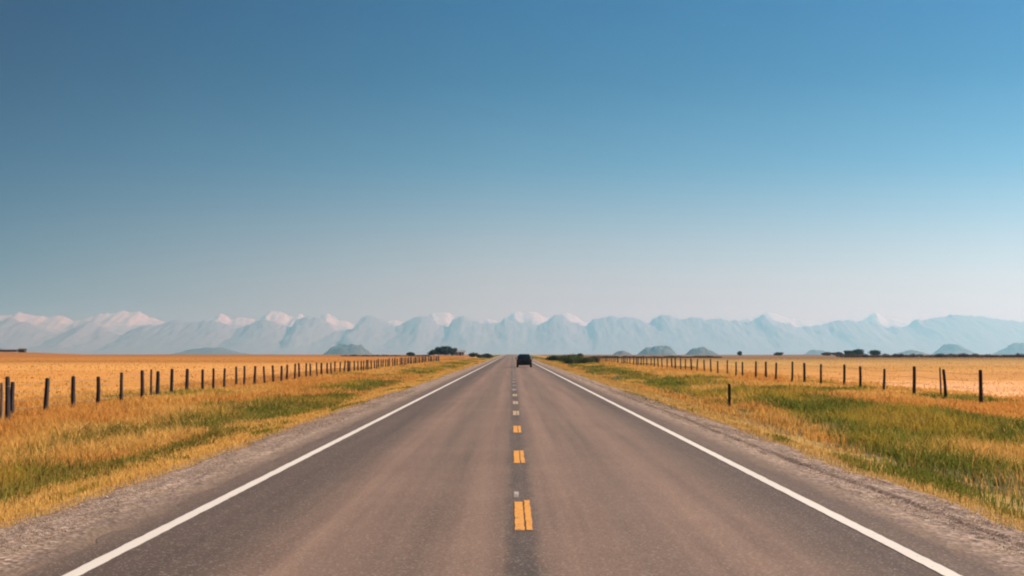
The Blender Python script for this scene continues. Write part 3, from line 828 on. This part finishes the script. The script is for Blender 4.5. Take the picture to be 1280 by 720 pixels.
house('farmhouse', 575, 815, 5.6, 4.6, 2.0, 1.0, M['siding'], M['roofgrey'], 'small pale farmhouse beside the dark grove left of the road', 'house',
      [('window', -1.6, 0.9, 0.8, 0.8), ('door', 0.2, 0.05, 0.85, 1.8), ('window', 1.7, 0.9, 0.8, 0.8)])
house('farm_shed', 28.5, 715, 3.0, 3.0, 1.35, 0.5, M['barnwood'], M['barnroof'], 'dark square farm shed on the low swell at far left', 'shed',
      [('door', 0, 0.05, 1.4, 1.1)])
house('farm_shed', 8, 722, 11.5, 3.2, 0.7, 0.35, M['barnwood'], M['barnroof'], 'long low dark shed on the swell at the left picture edge', 'shed',
      [('door', -3, 0.05, 1.2, 0.55), ('door', 3, 0.05, 1.2, 0.55)])

# ------------------------------------------------------------------ car
def loft(name, secs, mat, parent, smooth=True):
    bm = bmesh.new(); rings = [[bm.verts.new(p) for p in s] for s in secs]; n = len(secs[0])
    for a, b in zip(rings, rings[1:]):
        for i in range(n): bm.faces.new((a[i], a[(i + 1) % n], b[(i + 1) % n], b[i]))
    bm.faces.new(rings[0][::-1]); bm.faces.new(rings[-1])
    bmesh.ops.recalc_face_normals(bm, faces=bm.faces)
    me = bpy.data.meshes.new(name); bm.to_mesh(me); bm.free()
    return link(name, me, mat, parent, smooth=False)
def rsec(y, hw, z0, z1, rb, topw=None):
    tw = topw if topw is not None else hw
    pts = [(-hw + rb, z0), (hw - rb, z0), (hw, z0 + rb), (hw, (z0 + z1) / 2), (tw, z1 - rb), (tw - rb, z1), (-tw + rb, z1), (-tw, z1 - rb), (-hw, (z0 + z1) / 2), (-hw, z0 + rb)]
    return [(px, y, pz) for px, pz in pts]
def box_part(name, parent, mat, x0, x1, y0, y1, z0, z1, bev=0.02):
    bm = bmesh.new(); bm_box(bm, x0, x1, y0, y1, z0, z1)
    if bev: bmesh.ops.bevel(bm, geom=bm.edges[:], offset=bev, segments=2, affect='EDGES')
    me = bpy.data.meshes.new(name); bm.to_mesh(me); bm.free(); return link(name, me, mat, parent)
cy = 168.0; cxx = 1.45
car = empty('car', (cxx, cy, float(road_z(cxx, cy)) + 0.005))
tag(car, 'black car seen from behind driving away in the right lane', 'car')
loft('body', [rsec(0.02, 0.80, 0.42, 0.86, 0.08), rsec(0.12, 0.90, 0.32, 0.98, 0.10), rsec(0.6, 0.925, 0.26, 1.02, 0.10), rsec(1.6, 0.93, 0.24, 1.0, 0.10),
              rsec(3.0, 0.93, 0.24, 0.98, 0.10), rsec(3.6, 0.92, 0.26, 0.94, 0.10), rsec(4.2, 0.89, 0.28, 0.84, 0.10), rsec(4.55, 0.78, 0.36, 0.72, 0.08)], M['car'], car)
loft('cabin', [rsec(0.28, 0.80, 0.96, 1.05, 0.03, 0.78), rsec(0.62, 0.82, 0.96, 1.50, 0.07, 0.64), rsec(1.2, 0.83, 0.96, 1.58, 0.08, 0.64), rsec(2.2, 0.83, 0.96, 1.57, 0.08, 0.64),
               rsec(2.7, 0.83, 0.96, 1.46, 0.07, 0.63), rsec(3.4, 0.82, 0.92, 1.02, 0.03, 0.78)], M['car'], car)
def quad_part(name, pts, mat, th):
    bm = bmesh.new(); p = [Vector(q) for q in pts]; nrm = (p[1] - p[0]).cross(p[2] - p[0]).normalized()
    a = [bm.verts.new(q - nrm * th * 0.2) for q in p]; b = [bm.verts.new(q + nrm * th) for q in p]
    for i in range(4): bm.faces.new((a[i], a[(i + 1) % 4], b[(i + 1) % 4], b[i]))
    bm.faces.new(b); bm.faces.new(a[::-1]); bmesh.ops.recalc_face_normals(bm, faces=bm.faces)
    me = bpy.data.meshes.new(name); bm.to_mesh(me); bm.free(); return link(name, me, mat, car)
quad_part('rear_window', [(-0.66, 0.30, 1.07), (0.66, 0.30, 1.07), (0.54, 0.585, 1.45), (-0.54, 0.585, 1.45)], M['glass'], 0.02)
quad_part('windscreen', [(0.66, 3.36, 1.05), (-0.66, 3.36, 1.05), (-0.54, 2.76, 1.44), (0.54, 2.76, 1.44)], M['glass'], 0.03)
for s in (-1, 1):
    quad_part('side_window', [(s * 0.805, 0.85, 1.08), (s * 0.805, 1.75, 1.08), (s * 0.665, 1.75, 1.48), (s * 0.665, 0.95, 1.46)][::s], M['glass'], 0.03)
    quad_part('side_window', [(s * 0.805, 1.85, 1.08), (s * 0.80, 2.95, 1.08), (s * 0.66, 2.60, 1.44), (s * 0.665, 1.85, 1.48)][::s], M['glass'], 0.03)
    box_part('tail_light', car, M['red'], s * 0.70 - 0.12, s * 0.70 + 0.12, 0.0, 0.10, 0.74, 0.90, 0.02)
    box_part('headlight', car, M['plate'], s * 0.60 - 0.16, s * 0.60 + 0.16, 4.38, 4.53, 0.58, 0.70, 0.02)
    box_part('wing_mirror', car, M['car'], s * 0.98 - 0.09, s * 0.98 + 0.09, 2.72, 2.84, 1.0, 1.13, 0.03)
box_part('bumper', car, M['plastic'], -0.86, 0.86, -0.06, 0.14, 0.36, 0.56, 0.04)
box_part('number_plate', car, M['plastic'], -0.26, 0.26, -0.012, 0.03, 0.66, 0.78, 0.005)
for sx in (-0.80, 0.80):
    for wy in (0.85, 3.55):
        wt = empty('wheel', (sx, wy, 0.33)); wt.parent = car
        bm = bmesh.new()
        bmesh.ops.create_cone(bm, cap_ends=True, segments=24, radius1=0.33, radius2=0.33, depth=0.22, matrix=Matrix.Rotation(R(90), 4, 'Y'))
        bmesh.ops.bevel(bm, geom=[e for e in bm.edges if abs(e.verts[0].co.x - e.verts[1].co.x) < 1e-4], offset=0.03, segments=2, affect='EDGES')
        me = bpy.data.meshes.new('tyre'); bm.to_mesh(me); bm.free(); link('tyre', me, M['rubber'], wt)
        bm = bmesh.new()
        bmesh.ops.create_cone(bm, cap_ends=True, segments=20, radius1=0.21, radius2=0.19, depth=0.235, matrix=Matrix.Rotation(R(90 if sx > 0 else -90), 4, 'Y'))
        me = bpy.data.meshes.new('rim'); bm.to_mesh(me); bm.free(); link('rim', me, M['alloy'], wt)

# ------------------------------------------------------------------ haze, sky, sun, camera
SUN_EL, SUN_AZ = 38.0, 78.0       # azimuth clockwise from the road direction
def haze():
    bm = bmesh.new(); bm_box(bm, -30000, 30000, -300, 46000, -75, 925)
    me = bpy.data.meshes.new('haze'); bm.to_mesh(me); bm.free()
    m = bpy.data.materials.new('haze_air'); m.use_nodes = True; t = m.node_tree; t.nodes.clear()
    out = t.nodes.new('ShaderNodeOutputMaterial'); v = t.nodes.new('ShaderNodeVolumePrincipled')
    v.inputs['Color'].default_value = (0.33, 0.78, 1.0, 1)
    v.inputs['Density'].default_value = 8.3e-5
    v.inputs['Absorption Color'].default_value = (0.74, 0.55, 1.0, 1)
    v.inputs['Anisotropy'].default_value = 0.55
    t.links.new(v.outputs[0], out.inputs['Volume'])
    o = link('haze', me, m); tag(o, 'pale blue haze in the air over the whole plain', 'haze', kind='stuff')
haze()

# the clear sky deepens with height and away from the sun
SKY_EL = [(0.0, (0.55, 0.41, 0.35)), (0.05, (0.55, 0.42, 0.365)), (0.077, (0.46, 0.39, 0.35)), (0.13, (0.16, 0.285, 0.32)), (0.19, (0.03, 0.19, 0.27)), (0.25, (0.0, 0.17, 0.285)), (0.6, (0.10, 0.24, 0.34)), (1.0, (0.12, 0.26, 0.36))]
SKY_AZ = [(0.0, (0.15, 0.26, 0.40)), (0.43, (0.20, 0.33, 0.50)), (0.60, (1.0, 1.0, 1.0)), (0.76, (1.22, 1.28, 1.28)), (1.0, (1.5, 1.5, 1.4))]
w = bpy.data.worlds.new('World'); SC.world = w; w.use_nodes = True
nt = w.node_tree; nt.nodes.clear()
sky = nt.nodes.new('ShaderNodeTexSky'); sky.sky_type = 'NISHITA'; sky.sun_disc = False
sky.sun_elevation = R(SUN_EL); sky.sun_rotation = R(SUN_AZ)
sky.altitude = 2500; sky.air_density = 1.0; sky.dust_density = 0.2; sky.ozone_density = 3.0
bg = nt.nodes.new('ShaderNodeBackground'); bg.inputs['Strength'].default_value = 0.10
out = nt.nodes.new('ShaderNodeOutputWorld')
tc = nt.nodes.new('ShaderNodeTexCoord')
sx = nt.nodes.new('ShaderNodeSeparateXYZ'); nt.links.new(tc.outputs['Generated'], sx.inputs[0])
def wramp(fac, stops):
    nd = nt.nodes.new('ShaderNodeValToRGB'); cr = nd.color_ramp
    while len(cr.elements) < len(stops): cr.elements.new(0.5)
    for e, (p, c) in zip(cr.elements, stops): e.position = p; e.color = (*c, 1)
    nt.links.new(fac, nd.inputs['Fac']); return nd.outputs['Color']
def wmul(a, b):
    nd = nt.nodes.new('ShaderNodeMix'); nd.data_type = 'RGBA'; nd.blend_type = 'MULTIPLY'; nd.inputs[0].default_value = 1.0
    nt.links.new(a, nd.inputs[6]); nt.links.new(b, nd.inputs[7]); return nd.outputs[2]
deep = wramp(sx.outputs['Z'], SKY_EL)
dt = nt.nodes.new('ShaderNodeVectorMath'); dt.operation = 'DOT_PRODUCT'
nt.links.new(tc.outputs['Generated'], dt.inputs[0]); dt.inputs[1].default_value = (math.sin(R(SUN_AZ)), math.cos(R(SUN_AZ)), 0)
ma = nt.nodes.new('ShaderNodeMath'); ma.operation = 'MULTIPLY_ADD'; ma.inputs[1].default_value = 0.5; ma.inputs[2].default_value = 0.5
nt.links.new(dt.outputs['Value'], ma.inputs[0])
glow = wramp(ma.outputs[0], SKY_AZ)
nt.links.new(wmul(wmul(sky.outputs[0], deep), glow), bg.inputs['Color']); nt.links.new(bg.outputs[0], out.inputs['Surface'])

sl = bpy.data.lights.new('sun', 'SUN'); sl.energy = 4.2; sl.angle = R(0.5); sl.color = (1.0, 0.90, 0.80)
so = bpy.data.objects.new('sun', sl); COL.objects.link(so)
sd = Vector((math.cos(R(SUN_EL)) * math.sin(R(SUN_AZ)), math.cos(R(SUN_EL)) * math.cos(R(SUN_AZ)), math.sin(R(SUN_EL))))
so.rotation_euler = (-sd).to_track_quat('-Z', 'Y').to_euler(); so.location = sd * 200

cam = bpy.data.cameras.new('camera'); co = bpy.data.objects.new('camera', cam); COL.objects.link(co)
cam.sensor_width = 36.0; cam.lens = 50.0; cam.clip_start = 0.1; cam.clip_end = 200000
co.location = (0, 0, CAM_Z); co.rotation_euler = (R(90) + math.atan(80 / F), 0, 0)
SC.camera = co

SC.view_settings.view_transform = 'Standard'; SC.view_settings.look = 'None'
SC.view_settings.exposure = 1.1; SC.view_settings.gamma = 1.0
SC.render.engine = 'CYCLES'
cy_ = SC.cycles
cy_.use_denoising = True
cy_.max_bounces = 6; cy_.diffuse_bounces = 2; cy_.glossy_bounces = 2; cy_.transmission_bounces = 3; cy_.volume_bounces = 1
cy_.filter_width = 2.1
